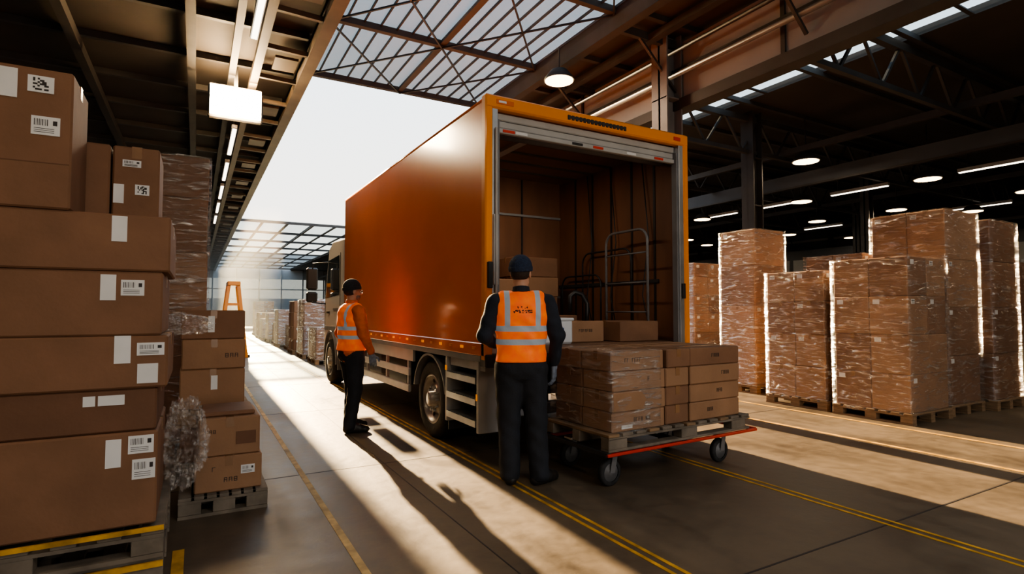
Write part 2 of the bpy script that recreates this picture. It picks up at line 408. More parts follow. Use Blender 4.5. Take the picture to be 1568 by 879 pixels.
column(6.2,6.15,.32,k='grey'); column(10.2,7.7,.3); column(6.2,-1.5,.3,k='grey'); column(13.5,14,.3); column(17,9,.25); column(22,12,.25); column(20,5,.25)
b=B()
for y in (1.2,4.4,7.7,10.8,14,18,22,27):
    x0=6.6 if y<10.9 else 11.6
    b.box(x0,y-.05,H-.2,XR,y+.05,H-.08,'steel'); b.box(x0,y-.04,4.72,XR,y+.04,4.80,'steel')
    n=int((XR-x0)/1.1)
    for i in range(n):
        xa=x0+i*1.1; b.beam((xa,y,4.76),(xa+.55,y,H-.12),.04,.04,'steel'); b.beam((xa+.55,y,H-.12),(xa+1.1,y,4.76),.04,.04,'steel')
for x in (11.2,14.3,18.,23.): b.box(x-.05,Y0,4.80,x+.05,Y1,4.92,'steel')
b.box(12.6,Y0,4.42,12.66,Y1,4.72,'paneld'); b.box(12.57,Y0,4.38,12.69,Y1,4.42,'steel')
b.obj('roof_truss')
b=B()
b.box(24.5,-2,2.9,24.6,30,4.2,'paneld')
for i in range(14): b.box(24.44,-1.9+i*2.3,3.0,24.5,.2+i*2.3,3.75,'panel')
for i in range(8): b.box(24.4,-1.5+i*4.2,0,24.6,-1.3+i*4.2,2.9,'steel')
b.obj('mezzanine_front')

def highbay(x,y,z=4.60,s=.26,power=60,k='lamp'):
    b=B((x,y,z))
    b.lathe((x,y,z),(0,0,1),[(s,0),(s*.95,.04),(s*.55,.16),(s*.22,.19),(.0001,.2)],'steel',20)
    b.lathe((x,y,z-.012),(0,0,1),[(.0001,0),(s*.93,0),(s*.93,.012),(.0001,.012)],k,20,False)
    b.cyl((x,y,z+.19),(x,y,H-.01),.012,'black',seg=6)
    o=b.obj('high_bay_lamp')
    if power:
        l=bpy.data.lights.new('lamp_light','AREA'); l.energy=power; l.size=s*1.8; l.color=(1,.78,.54)
        lo=bpy.data.objects.new('lamp_light',l); COL.objects.link(lo); lo.parent=o; lo.location=(0,0,-.03)
for x,y,p in ((11.3,7.2,35),(11.3,2.5,30),(14.2,6.2,0),(14.2,9.2,0),(14.2,12.6,30),(14.2,16.5,0),(14.2,21,0),(17.8,5.6,0),(17.8,8.6,40),(17.8,11,0),(17.8,13.6,40),(17.8,16.6,0),(17.8,20,0),(20.,7.6,0),(20.,10.4,0),(20.,13.5,0),(20,17.5,0),
              (23,6.6,0),(23,9,0),(23,12.8,30),(23,17,0),(23,22,0)): highbay(x,y,4.35 if x>12 else 4.6,.27,power=p)
highbay(4.93,7.2,5.05,.24,50)
for x,y,p in ((-3,2,30),(-3,9,40),(.2,-1.8,55),(3.2,-3,60),(8.2,-2,45)): highbay(x,y,5.0,.3,p)  # fill lamps added out of view to brighten faces towards the camera
b=B()
for x,ys in ((15.4,(4.6,7.6,10.0,12.2,15)),(21,(5,7.0,9.4,12,15))):
    for y in ys:
        b.box(x-.05,y,4.62,x+.05,y+1.5,4.70,'lgrey'); b.box(x-.035,y+.02,4.60,x+.035,y+1.48,4.62,'tube')
        for yy in (y+.2,y+1.3): b.cyl((x,yy,4.7),(x,yy,H-.01),.008,'black',seg=6)
b.obj('tube_light_row')

fe=Vector((.52,10.4,4.93))  # lamp added under the roof to stand in for the sun's glare
b=B(fe); b.box(fe.x-.42,fe.y,fe.z-.28,fe.x+.42,fe.y+.18,fe.z+.28,'steel',.03)
b.box(fe.x-.39,fe.y-.012,fe.z-.25,fe.x+.39,fe.y,fe.z+.25,'lampw',.05)
b.beam((fe.x,fe.y+.1,fe.z+.26),(fe.x,fe.y+.1,H-.01),.06,.06,'steel'); fo=b.obj('sun_glare_lamp')
l=bpy.data.lights.new('sun_glare_light','AREA'); l.energy=700; l.size=.7; l.color=(1,.66,.32)
lo=bpy.data.objects.new('sun_glare_light',l); COL.objects.link(lo); lo.parent=fo; lo.location=(0,-.05,0); lo.rotation_euler=(math.radians(88),0,0)

b=B((.1,6.2,4.7)); b.box(-.0,6.2,4.75,.36,6.24,5.2,'steelw'); b.box(.04,6.19,4.79,.32,6.2,5.16,'whiteline')
for xx in (.05,.31): b.cyl((xx,6.22,5.2),(xx,6.22,H-.01),.01,'black',seg=6)
b.obj('hanging_sign')

# haze volume added to brighten the far end of the yard
m=bpy.data.materials.new('haze_volume'); m.use_nodes=True; nt=m.node_tree
for n in list(nt.nodes):
    if n.type=='BSDF_PRINCIPLED': nt.nodes.remove(n)
vsn=nt.nodes.new('ShaderNodeVolumeScatter'); vsn.inputs['Color'].default_value=(1,.93,.84,1); vsn.inputs['Density'].default_value=.011; vsn.inputs['Anisotropy'].default_value=.6
nt.links.new(vsn.outputs[0],nt.nodes['Material Output'].inputs['Volume']); M['haze']=m
b=B(); b.box(-5.6,20,.02,2.6,Y1-.3,4.9,'haze'); b.obj('far_haze_volume')

# ---------------------------------------------------------------- pallets and cartons
def pallet(b,x0,y0,x1,y1,z,k='wood',along='y'):
    n=7
    if along=='y':
        for i in range(3):
            x=x0+(x1-x0-.1)*i/2
            for yy in (y0,(y0+y1)/2-.07,y1-.14): b.box(x,yy,z+.022,x+.1,yy+.14,z+.1,k,.004)
            b.box(x,y0,z,x+.1,y1,z+.022,k); b.box(x,y0,z+.1,x+.1,y1,z+.118,k)
        for i in range(n):
            y=y0+(y1-y0-.1)*i/(n-1); b.box(x0,y,z+.118,x1,y+.1,z+.14,k,.003)
    else:
        for i in range(3):
            y=y0+(y1-y0-.1)*i/2
            for xx in (x0,(x0+x1)/2-.07,x1-.14): b.box(xx,y,z+.022,xx+.14,y+.1,z+.1,k,.004)
            b.box(x0,y,z,x1,y+.1,z+.022,k); b.box(x0,y,z+.1,x1,y+.1,z+.118,k)
        for i in range(n):
            x=x0+(x1-x0-.1)*i/(n-1); b.box(x,y0,z+.118,x+.1,y1,z+.14,k,.003)
def carton(b,x0,y0,z0,x1,y1,z1,k,tape=True):
    b.box(x0+.003,y0+.003,z0+.001,x1-.003,y1-.003,z1-.001,k,.009)
    if tape:
        ym=(y0+y1)/2; xm=(x0+x1)/2; e=.0015
        if (x1-x0)>=(y1-y0):
            b.box(x0+.001,ym-.025,z1-.07,x1-.001,ym+.025,z1+e*.3,'tape')
        else:
            b.box(xm-.025,y0+.001,z1-.07,xm+.025,y1-.001,z1+e*.3,'tape')
def label(b,face,a,z,w_,h,plane,kind=0):
    e=.004
    def q(a0,z0,a1,z1,t,k):
        if face=='-y': b.box(a0,plane-t,z0,a1,plane+.004,z1,k)
        elif face=='-x': b.box(plane-t,a0,z0,plane+.004,a1,z1,k)
        else: b.box(plane-.004,a0,z0,plane+t,a1,z1,k)
    q(a-w_/2,z-h/2,a+w_/2,z+h/2,e*.3,'label')
    if kind==1:
        x=a-w_*.4
        while x<a+w_*.1:
            ww=random.choice((.001,.002,.003)); q(x,z-h*.0,x+ww,z+h*.35,e*.6,'ink'); x+=ww+.004
        for i in range(3): q(a-w_*.4,z-h*(.15+.1*i)-.001,a+w_*.3,z-h*(.15+.1*i)+.001,e*.6,'ink')
        q(a+w_*.25,z+h*.05,a+w_*.4,z+h*.3,e*.6,'ink')
    if kind==2:
        n=7; s_=min(w_,h)*.75/n
        for i in range(n):
            for j in range(n):
                if random.random()<.45: q(a-n*s_/2+i*s_,z-n*s_/2+j*s_,a-n*s_/2+(i+1)*s_,z-n*s_/2+(j+1)*s_,e*.6,'ink')
def mark(b,face,a,z,w_,h,plane):
    w_*=.8; h*=.62
    def q(a0,z0,a1,z1):
        if face=='-y': b.box(a0,plane+.001,z0,a1,plane+.004,z1,'ink')
        else: b.box(plane+.001,a0,z0,plane+.004,a1,z1,'ink')
    n=max(3,int(w_/(h*.8)))
    for i in range(n):
        c=a-w_/2+(i+.5)*w_/n; r=w_/n*.34; t=h*.13
        k=random.random()
        if k<.25: continue
        q(c-r,z-h/2,c-r+t,z+h/2)
        if k>.5: q(c+r-t,z-h/2,c+r,z+h/2)
        q(c-r,z+h/2-t,c+r,z+h/2)
        if k>.4: q(c-r,z-t/2,c+r,z+t/2)
        if k>.7: q(c-r,z-h/2,c+r,z-h/2+t)
def film_shell(b,x0,y0,z0,x1,y1,z1,k='film',amp=.010,top=True):
    n=14; m=14
    per=[(x0,y0),(x1,y0),(x1,y1),(x0,y1)]
    pts=[]
    for s_ in range(4):
        p=Vector(per[s_]); q=Vector(per[(s_+1)%4])
        for i in range(n): pts.append(p.lerp(q,i/n))
    vs=[];fs=[]; N=len(pts); c=Vector(((x0+x1)/2,(y0+y1)/2))
    for j in range(m+1):
        z=z0+(z1-z0)*j/m
        for p in pts:
            dd=(p-c).normalized(); o=amp*(.9+noise.noise(Vector((p.x*4,p.y*4,z*9))))
            vs.append((p.x+dd.x*o,p.y+dd.y*o,z))
    for j in range(m):
        for i in range(N): fs.append((j*N+i,j*N+(i+1)%N,(j+1)*N+(i+1)%N,(j+1)*N+i))
    if top: fs.append(tuple(m*N+i for i in range(N)))
    b.add(vs,fs,k,True)

def load(name,x0,y0,x1,y1,levels,nx,ny,z0=0,cards=('card1','card2','card1','card3'),wrap=True,pk='wood',labels=('-x','-y'),along='y',jit=.012,lab=.55,npal=1):
    E=empty(name,((x0+x1)/2,(y0+y1)/2,z0)); o=E.location.copy()
    b=B(o)
    for i in range(npal): pallet(b,x0-.03,y0-.03,x1+.03,y1+.03,z0+.14*i,pk,along)
    b.obj('pallet',E)
    b=B(o); lb=B(o); zt=z0+.14*npal
    for L in levels:
        x=x0+random.uniform(-jit,jit); y=y0+random.uniform(-jit,jit)
        ax,ay=(nx,ny) if random.random()<.6 else (max(1,nx-1),ny)
        for i in range(ax):
            for j in range(ay):
                xa=x+(x1-x0)*i/ax; xb=x+(x1-x0)*(i+1)/ax; ya=y+(y1-y0)*j/ay; yb=y+(y1-y0)*(j+1)/ay
                carton(b,xa,ya,zt,xb,yb,zt+L,random.choice(cards))
                if '-x' in labels and i==0 and random.random()<lab: label(lb,'-x',yb-.09,zt+L-.07,.08,.06,xa-.0,random.choice((0,1)))
                if '-y' in labels and j==0 and random.random()<lab: label(lb,'-y',xa+.12,zt+L-.07,.08,.06,ya-.0,random.choice((0,1)))
        zt+=L
    b.obj('cartons',E)
    if lb.v: lb.obj('labels',E)
    if wrap:
        b=B(o); film_shell(b,x0-.02,y0-.02,z0+.10,x1+.02,y1+.02,zt+.006); b.obj('stretch_wrap',E)
    return E,zt

load('wrapped_pallet_load',7.70,3.62,8.66,4.55,[.47,.5,.49,.5],2,2,cards=('card2','card2','card1'))
load('wrapped_pallet_load',7.75,4.72,8.66,5.62,[.46,.47,.48,.44],2,2,cards=('card2','card1','card2'))
load('wrapped_pallet_load',8.80,3.66,9.72,4.60,[.66,.66,.66,.68],1,2,cards=('card2','card1'))
load('wrapped_pallet_load',9.86,3.55,10.7,4.60,[.66,.66,.66,.60],1,2,cards=('card3','card1'))
load('wrapped_pallet_load',8.3,6.25,9.1,6.95,[.72,.64,.70,.62],1,1,cards=('card2','card1'))
load('wrapped_pallet_load',8.80,4.75,9.7,5.65,[.55,.55,.55,.5],2,2,cards=('card1','card2'))
load('wrapped_pallet_load',9.3,8.5,10.2,9.4,[.4,.4,.4,.4,.4,.3],2,2,cards=('card1','card2'))
load('wrapped_pallet_load',11.4,4.0,12.4,5.0,[.6,.6,.6,.3],2,2,cards=('card3','card1'))
load('wrapped_pallet_load',11.4,5.3,12.4,6.3,[.6,.6,.6],2,2,cards=('card3','card1'))
load('wrapped_pallet_load',13.0,3.2,14.0,4.2,[.6,.6,.6,.4],2,2,cards=('card3',))
load('wrapped_pallet_load',11.2,11.2,12.2,12.2,[.6,.6,.6],2,2,cards=('card3','card1'))
load('wrapped_pallet_load',14.5,8.2,15.5,9.2,[.6,.6,.4],2,2,cards=('card3','card1'))
yy=15.2
for i in range(11):
    n_=random.choice((2,3,3,4)); xo=random.uniform(-.08,.25)
    load('stored_pallet_load',2.75+max(0,xo),yy,3.75+xo,yy+1.1,[random.uniform(.33,.48) for _ in range(n_)],2,2,wrap=(i%3!=2),lab=.3,cards=('card2','card1')); yy+=1.95

# ---- big stack on the left
E=empty('pallet_of_large_boxes',(-.7,3.9,0)); o=E.location.copy()
b=B(o); pallet(b,-1.30,3.42,-.12,4.36,0,'woodgrey','x'); pallet(b,-1.30,3.42,-.12,4.36,.16,'woodgrey','x')
b.box(-1.31,3.405,.30,-.12,3.42,.322,'yellow'); b.box(-1.31,3.405,.118,-.12,3.42,.145,'yellow'); b.box(-1.3,3.44,.14,-.12,3.54,.16,'woodgrey'); b.box(-1.3,4.2,.14,-.12,4.3,.16,'woodgrey')  # yellow strips put the light on the pallet edges into colour
b.obj('pallet',E)
b=B(o); lb=B(o)
rows=[(.325,.80,-.155,3.45,'card1'),(.80,1.02,-.165,3.47,'card3'),(1.02,1.29,-.12,3.45,'card1'),(1.29,1.62,-.15,3.45,'card1'),(1.62,1.91,-.12,3.44,'card1')]
for z0,z1,xr,yf,k in rows:
    carton(b,xr-1.05,yf,z0,xr,yf+.86,z1,k)
carton(b,-1.2,3.43,1.91,-.545,3.86,2.59,'card1')
carton(b,-.86,3.88,1.91,-.44,4.28,2.37,'card1'); carton(b,-.435,3.88,1.91,-.20,4.28,2.37,'card1')
b.box(-1.19,3.431,2.13,-.555,3.434,2.134,'card3')
b.obj('cartons',E)
for x,z,w_,h,k in ((-.346,1.834,.065,.13,0),(-.387,1.535,.065,.13,0),(-.284,1.535,.10,.08,1),(-.32,1.22,.07,.14,0),(-.199,1.22,.12,.065,1),(-.21,1.095,.09,.1,0),
                   (-.362,.965,.11,.05,0),(-.453,.965,.05,.05,0),(-.346,.70,.065,.14,0),(-.23,.735,.11,.09,1),(-.216,.61,.1,.1,1)):
    pl=3.45 if z<1.62 else 3.44
    if .8<z<1.02: pl=3.47
    label(lb,'-y',x,z,w_,h,pl,k)
for x,z,w_,h,k in ((-.673,2.51,.10,.08,2),(-.80,2.5,.08,.14,0),(-.65,2.31,.11,.09,1)): label(lb,'-y',x,z,w_,h,3.43,k)
for x,z,w_,h,k in ((-.40,2.09,.05,.11,0),(-.287,2.12,.07,.06,2),(-.34,2.27,.09,.04,1)): label(lb,'-y',x,z,w_,h,3.88,k)
lb.obj('labels',E)
def crumple(name,parent,c,r,seed,k='filmcr'):
    bm=bmesh.new(); bmesh.ops.create_icosphere(bm,subdivisions=5,radius=1)
    for v in bm.verts:
        p=v.co.copy(); q=p*1.6+Vector((seed,0,0))
        f=1+.35*noise.noise(q)+.35*(1-2*abs(noise.noise(q*2.3)))+.28*(1-2*abs(noise.noise(q*5.1)))
        v.co=Vector((p.x*r[0]*f,p.y*r[1]*f,p.z*r[2]*f))
    me=bpy.data.meshes.new(name); bm.to_mesh(me); bm.free(); me.materials.append(M[k])
    ob=bpy.data.objects.new(name,me); COL.objects.link(ob); ob.parent=parent; ob.location=Vector(c)-parent.location
crumple('loose_film_upper',E,(-.06,4.28,1.33),(.11,.12,.05),1.3)
crumple('loose_film_lower',E,(-.04,4.22,.58),(.09,.12,.19),5.1)

load('wrapped_pallet_load',-.50,6.45,.09,7.4,[.62,.62,.62,.55,.42],1,2,cards=('card1','card2'),labels=('-y',),lab=.4)
load('wrapped_pallet_load',-2.2,5.3,-1.1,6.3,[.62,.62,.62],1,2,cards=('card1',))
load('wrapped_pallet_load',-2.6,3.4,-1.5,4.4,[.62,.62,.62],1,2,cards=('card1',))

E=empty('pallet_of_small_boxes',(.17,4.75,0)); o=E.location.copy()
b=B(o); pallet(b,-.08,4.44,.48,5.12,0,'woodgrey','x'); b.obj('pallet',E)
b=B(o); lb=B(o)
carton(b,.01,4.49,.14,.445,5.04,.385,'card2'); carton(b,0.03,4.50,.385,.43,5.04,.655,'card2')
carton(b,.05,4.56,.655,.40,5.0,.69,'card1',False)
mark(lb,'-y',.10,.30,.12,.05,4.49); mark(lb,'-y',.24,.22,.12,.05,4.49); label(lb,'-y',.35,.28,.09,.06,4.49,1); mark(lb,'-y',.12,.56,.12,.04,4.50); b.box(.27,4.4985,.46,.40,4.51,.55,'card3')
b.obj('cartons',E); lb.obj('labels',E)
E=empty('pallet_of_small_boxes',(.14,5.8,0)); o=E.location.copy()
b=B(o); pallet(b,-.12,5.42,.44,6.1,0,'woodgrey','x'); pallet(b,-.12,5.42,.44,6.1,.44,'wood','x'); b.obj('pallet',E)
b=B(o); lb=B(o)
carton(b,-.10,5.46,.14,.40,6.0,.44,'card1')
carton(b,-.11,5.46,.58,.39,6.0,.915,'card2'); carton(b,-.10,5.45,.915,.39,6.0,1.17,'card2'); carton(b,-.11,5.47,1.17,.385,6.0,1.42,'card1')
mark(lb,'-y',.28,1.03,.14,.06,5.45); label(lb,'-y',.15,.80,.05,.12,5.46,0); label(lb,'-y',.12,1.30,.05,.14,5.47,0)
b.obj('cartons',E); lb.obj('labels',E)

# ---------------------------------------------------------------- the truck
XA,XB=2.28,4.845; YR,YF=4.50,10.06; ZB,ZT=1.02,3.40
T=empty('box_truck',(3.56,7.5,0)); o=T.location.copy()
b=B(o)
b.box(XA,YR+.05,ZB+.02,XA+.05,YF,ZT-.03,'orange'); b.box(XB-.05,YR+.05,ZB+.02,XB,YF,ZT-.03,'orange')
b.box(XA+.01,YR+.05,ZT-.05,XB-.01,YF,ZT,'orange',.02); b.box(XA,YF-.06,ZB,XB,YF,ZT,'orange',.03)
b.tube([(XA+.025,YR+.05,ZT-.03),(XA+.025,YF,ZT-.03)],.03,'orange',10); b.tube([(XB-.025,YR+.05,ZT-.03),(XB-.025,YF,ZT-.03)],.03,'orange',10)
b.obj('cargo_box',T)
b=B(o)
b.box(XA-.012,YR+.02,ZB-.02,XA+.06,YF,ZB+.10,'orange',.008); b.box(XB-.06,YR+.02,ZB-.02,XB+.012,YF,ZB+.10,'orange',.008)
b.box(XA-.006,YR+.04,ZB-.075,XA+.05,YF,ZB-.02,'grey'); b.box(XB-.05,YR+.04,ZB-.075,XB+.006,YF,ZB-.02,'grey')
i=0
y=YR+.2
while y<YF-.1:
    b.box(XA-.02,y,ZB+.035,XA-.01,y+.06,ZB+.062,'amber' if i%2 else 'orange2'); y+=.27; i+=1
b.obj('side_rails',T)
b=B(o)
b.box(XA-.012,YR,ZB-.06,XA+.065,YR+.09,ZT-.02,'orange2',.012); b.box(XB-.065,YR,ZB-.06,XB+.012,YR+.09,ZT-.02,'orange2',.012)
b.box(XA-.012,YR-.005,ZT-.115,XB+.012,YR+.09,ZT+.012,'orange2',.015)
b.box(XA+.06,YR+.01,ZB,XA+.125,YR+.12,ZT-.11,'alu',.006); b.box(XB-.125,YR+.01,ZB,XB-.06,YR+.12,ZT-.11,'alu',.006)
b.box(XA+.125,YR+.03,ZB,XA+.15,YR+.10,ZT-.2,'grey'); b.box(XB-.15,YR+.03,ZB,XB-.125,YR+.10,ZT-.2,'grey')
b.box(XA-.01,YR-.01,ZB-.12,XB+.01,YR+.12,ZB-.0,'steel',.01)
b.box(XA+.9,YR-.012,ZT-.07,XA+1.65,YR-.005,ZT-.045,'ink')
for i in range(16): b.box(XA+.9+i*.048,YR-.014,ZT-.085,XA+.93+i*.048,YR-.006,ZT-.04,'ink')
for x in (XB-.22,): b.box(x,YR-.012,ZT-.075,x+.10,YR-.004,ZT-.035,'red')
b.box(XA+.1,YR-.013,ZT-.07,XA+.28,YR-.005,ZT-.03,'orange'); b.box(XA+.12,YR-.015,ZT-.06,XA+.2,YR-.006,ZT-.04,'label')
b.box(XA+.005,YR-.03,1.62,XA+.055,YR,1.86,'black',.005); b.box(XA+.07,YR-.01,1.65,XA+.12,YR+.01,2.3,'lgrey',.004)
b.cyl((XA+.095,YR-.012,1.2),(XA+.095,YR-.012,3.1),.012,'lgrey',seg=8)
b.box(XB-.11,YR-.02,1.55,XB-.07,YR+.01,1.72,'black',.005)
for z in (.78,.88):
    for x in (XA+.12,XB-.12): b.lathe((x,YR-.01,z+.02),(0,-1,0),[(.0001,.02),(.035,.018),(.042,0)],'red',16)
b.obj('rear_frame',T)
b=B(o)
for i in range(2):
    z=ZT-.125-i*.07
    b.box(XA+.13,YR+.075+i*.006,z-.066,XB-.13,YR+.10+i*.006,z,'lgrey',.008)
b.box(XA+.13,YR+.06,ZT-.315,XB-.13,YR+.11,ZT-.27,'lgrey',.006)
for x,k in ((XA+.2,'red'),(XA+.34,'label'),(XB-1.3,'red'),(XB-.85,'label'),(XB-.45,'red'),(XA+1.0,'black')): b.box(x,YR+.055,ZT-.305,x+.13,YR+.061,ZT-.28,k)
b.lathe((XA+.14,YR+.30,ZT-.19),(1,0,0),[(.0001,0),(.10,0),(.10,XB-XA-.28),(.0001,XB-XA-.28)],'grey',20)
b.obj('roller_shutter',T)
b=B(o)
YP=6.98
b.box(XA+.05,YR+.12,ZB,XB-.05,YF-.06,ZB+.05,'plydark')
b.box(XA+.05,YR+.12,ZB+.05,XA+.065,YP,ZT-.06,'ply'); b.box(XB-.065,YR+.12,ZB+.05,XB-.05,YP,ZT-.06,'ply')
b.box(XA+.05,YP,ZB+.05,XB-.05,YP+.03,ZT-.05,'ply'); b.box(XA+.06,YR+.4,ZT-.075,XB-.06,YP,ZT-.055,'plydark')
for y in (4.95,5.35,5.75,6.15,6.55):
    b.box(XB-.075,y,ZB+.05,XB-.063,y+.03,ZT-.08,'black'); b.box(XA+.06,y,ZB+.05,XA+.075,y+.03,ZT-.08,'black'); b.box(XA+.07,y,ZT-.095,XB-.07,y+.035,ZT-.075,'steelw')
for x in (2.9,3.5,4.1): b.box(x,YP-.012,ZB+.05,x+.025,YP,ZT-.08,'black')
b.box(XA+.07,YP-.03,2.78,XB-.07,YP,2.81,'panel'); b.box(XA+.07,YP-.02,1.6,XB-.07,YP,1.63,'panel'); b.box(XB-.085,4.9,1.75,XB-.065,YP,1.79,'steel')
b.box(3.1,5.2,ZT-.115,3.2,6.4,ZT-.075,'lgrey')  # housing for the added load bay light
b.obj('cargo_liner',T)
l=bpy.data.lights.new('load_bay_fill_light','AREA'); l.shape='RECTANGLE'; l.size=.08; l.size_y=1.1; l.energy=14; l.color=(1,.80,.60)  # light added to brighten the load bay
lo=bpy.data.objects.new('load_bay_fill_light',l); COL.objects.link(lo); lo.parent=T; lo.location=Vector((3.15,5.8,ZT-.125))-T.location
b=B(o)
def hoop(y0,y1,z0,z1,x,r=.012,k='grey'):
    p=[(x,y0,z0),(x,y0,z1-.15)]
    for i in range(7):
        t=math.pi/2*i/6; p.append((x,y0+.15-.15*math.cos(t),z1-.15+.15*math.sin(t)))
    for i in range(7):
        t=math.pi/2*i/6; p.append((x,y1-.15+.15*math.sin(t),z1-.15*(1-math.cos(t))))
    p.append((x,y1,z0)); b.tube(p,r,k)
hoop(4.85,5.6,ZB+.05,2.38,4.55,.016,'grey'); hoop(5.3,6.3,ZB+.05,2.2,4.70,k='black'); hoop(5.9,6.8,ZB+.05,1.9,4.70,k='black')
for zz in (1.4,1.75,2.1): b.tube([(4.55,4.85,zz),(4.55,5.6,zz)],.01,'grey',6)
for yy_ in (5.0,5.6,6.1): b.tube([(4.74,yy_,ZB+.05),(4.70,yy_+.1,1.6),(4.73,yy_+.02,2.3),(4.75,yy_+.15,ZT-.1)],.008,'black',6)
b.tube([(4.3,5.7,ZB+.05),(4.32,5.7,1.5),(4.28,5.75,1.62),(4.2,5.8,1.65),(4.13,5.8,1.6),(4.12,5.8,1.4)],.03,'black')
b.obj('restraint_bars',T)
b=B(o)
for i in range(4): carton(b,3.66+random.uniform(-.01,.01),6.4,ZB+.055+i*.265,4.36+random.uniform(-.01,.01),6.9,ZB+.055+(i+1)*.265,('card2','card1')[i%2])
for i in range(3): carton(b,2.9,6.3,ZB+.055+i*.25,3.6,6.9,ZB+.055+(i+1)*.25,'card2')
carton(b,4.05,4.75,ZB+.052,4.62,5.3,1.30,'card1'); carton(b,3.45,4.9,ZB+.052,3.95,5.4,1.30,'card2'); carton(b,3.5,5.6,ZB+.052,4.1,6.1,1.36,'card1')
mark(b,'-y',3.72,1.2,.3,.05,4.9)
b.box(3.05,4.75,ZB+.052,3.42,5.15,1.32,'whitep',.02); b.box(3.08,4.745,1.2,3.3,4.75,1.24,'bluep'); b.box(3.04,4.74,1.31,3.43,5.16,1.34,'whitep',.01)
b.obj('cargo_cartons',T)
b=B(o)
for x in (3.05,3.9): b.box(x,YR+.1,.70,x+.09,11.9,.98,'steel')
for y in (4.7,6.7,7.8,8.9,9.8): b.box(XA+.1,y,.88,XB-.1,y+.07,.98,'steel')
b.cyl((2.6,5.93,.44),(4.55,5.93,.44),.07,'steel'); b.lathe((3.5,5.93,.44),(1,0,0),[(.0001,-.18),(.17,-.1),(.2,0),(.17,.1),(.0001,.18)],'steel',20)
b.cyl((2.6,11.4,.44),(4.55,11.4,.44),.05,'steel')
b.box(XA+.2,YR+.08,.42,XB-.2,YR+.18,.53,'grey',.01)
for x in (2.95,4.1): b.box(x,YR+.1,.5,x+.06,YR+.18,.9,'steel')
b.box(XA+.02,6.5,.80,XA+.05,10.0,.96,'lgrey'); b.box(XA+.02,YR+.06,.86,XA+.05,5.35,.96,'lgrey')
b.box(XB-.05,6.5,.80,XB-.02,10.0,.96,'lgrey')
for z in (.42,.62): b.box(XA+.0,6.6,z,XA+.035,10.1,z+.09,'lgrey',.008); b.box(XB-.035,6.6,z,XB,10.1,z+.09,'lgrey',.008)
for y in (6.7,7.6,8.6,9.7):
    b.box(XA+.035,y,.42,XA+.07,y+.05,.9,'lgrey'); b.box(XB-.07,y,.42,XB-.035,y+.05,.9,'lgrey')
b.box(XA+.12,7.0,.45,XA+.6,7.9,.88,'black',.02); b.box(XA+.12,8.1,.45,XA+.6,9.4,.88,'grey',.05); b.box(XB-.6,7.0,.45,XB-.12,9.2,.88,'black',.03)
b.obj('chassis',T)
b=B(o)
for z in (.36,.56,.76):
    b.box(XA-.0,4.72,z,XA+.28,5.40,z+.03,'alu',.004); b.box(XA-.006,4.72,z-.03,XA+.01,5.40,z+.03,'alu')
    for i in range(12): b.box(XA+.01,4.74+i*.055,z+.03,XA+.27,4.755+i*.055,z+.036,'grey')
for y in (4.66,5.40): b.box(XA+.0,y,.28,XA+.30,y+.045,.95,'lgrey',.005)
b.box(XA+.24,4.7,.28,XA+.28,5.4,.9,'steel')
b.box(XA-.003,4.68,.58,XA,4.71,.64,'amber'); b.box(XA-.004,5.40,.80,XA-.001,5.445,.85,'amber')
b.obj('boarding_steps',T)
b=B(o)
for yc,xa,xb in ((5.93,XA+.0,XA+.42),(5.93,XB-.42,XB)):
    vs=[];fs=[];n=18
    for i in range(n+1):
        t=math.radians(12)+math.radians(156)*i/n
        for r in (.475,.50):
            for x in (xa,xb): vs.append((x,yc+r*math.cos(t),.44+r*math.sin(t)))
    for i in range(n):
        k=i*4
        fs+= [(k,k+4,k+5,k+1),(k+2,k+3,k+7,k+6),(k,k+2,k+6,k+4),(k+1,k+5,k+7,k+3)]
    b.add(vs,fs,'grey')
b.box(XA+.04,5.44,.18,XA+.36,5.455,.56,'black')
b.obj('mud_guards',T)
def wheel(b,x,y,sgn,r=.43,w_=.27):
    ax=(sgn,0,0); c=(x,y,r)
    b.lathe(c,ax,[(.27,-w_),(.38,-w_),(r-.012,-w_+.03),(r,-w_+.06),(r,-.06),(r-.012,-.025),(.39,-.002),(.30,-.0),(.275,-.012)],'rubber',40)
    for t in (-.08,-.135,-.19): b.lathe(c,ax,[(r+.002,t-.004),(r+.003,t),(r+.002,t+.004)],'black',40)
    b.lathe(c,ax,[(.275,-.012),(.262,-.005),(.25,-.02),(.235,-.06),(.17,-.085),(.15,-.05),(.09,-.035),(.085,.02),(.06,.03),(.0001,.03)],'rim',32)
    b.lathe(c,ax,[(.27,-.25),(.0001,-.25)],'black',24)
    for i in range(10):
        t=2*math.pi*i/10; p=Vector((x,y+.13*math.cos(t),r+.13*math.sin(t))); b.cyl(p-Vector(ax)*.06,p-Vector(ax)*.01,.013,'lgrey',seg=6)
    for i in range(8):
        t=2*math.pi*(i+.5)/8; p=Vector((x,y+.205*math.cos(t),r+.205*math.sin(t))); b.cyl(p-Vector(ax)*.08,p-Vector(ax)*.064,.022,'black',seg=10)
b=B(o); wheel(b,XA+.03,5.93,-1); wheel(b,XB-.03,5.93,1); wheel(b,XA+.35,5.93,-1); wheel(b,XB-.35,5.93,1); wheel(b,XA+.02,11.35,-1); wheel(b,XB-.02,11.35,1); b.obj('wheels',T)
b=B(o)
prof=[(10.16,.72),(10.16,2.55),(10.30,2.74),(11.35,2.78),(11.70,2.66),(12.02,1.75),(12.10,1.5),(12.12,.62),(12.05,.45),(11.92,.45)]
for i in range(13):
    t=math.pi*i/12; prof.append((11.35+.54*math.cos(t),.45+.52*math.sin(t)))
prof+= [(10.7,.72)]
b.prism(prof,XA+.06,XB-.06,'white')
b.obj('cab_shell',T,bevel=.03)
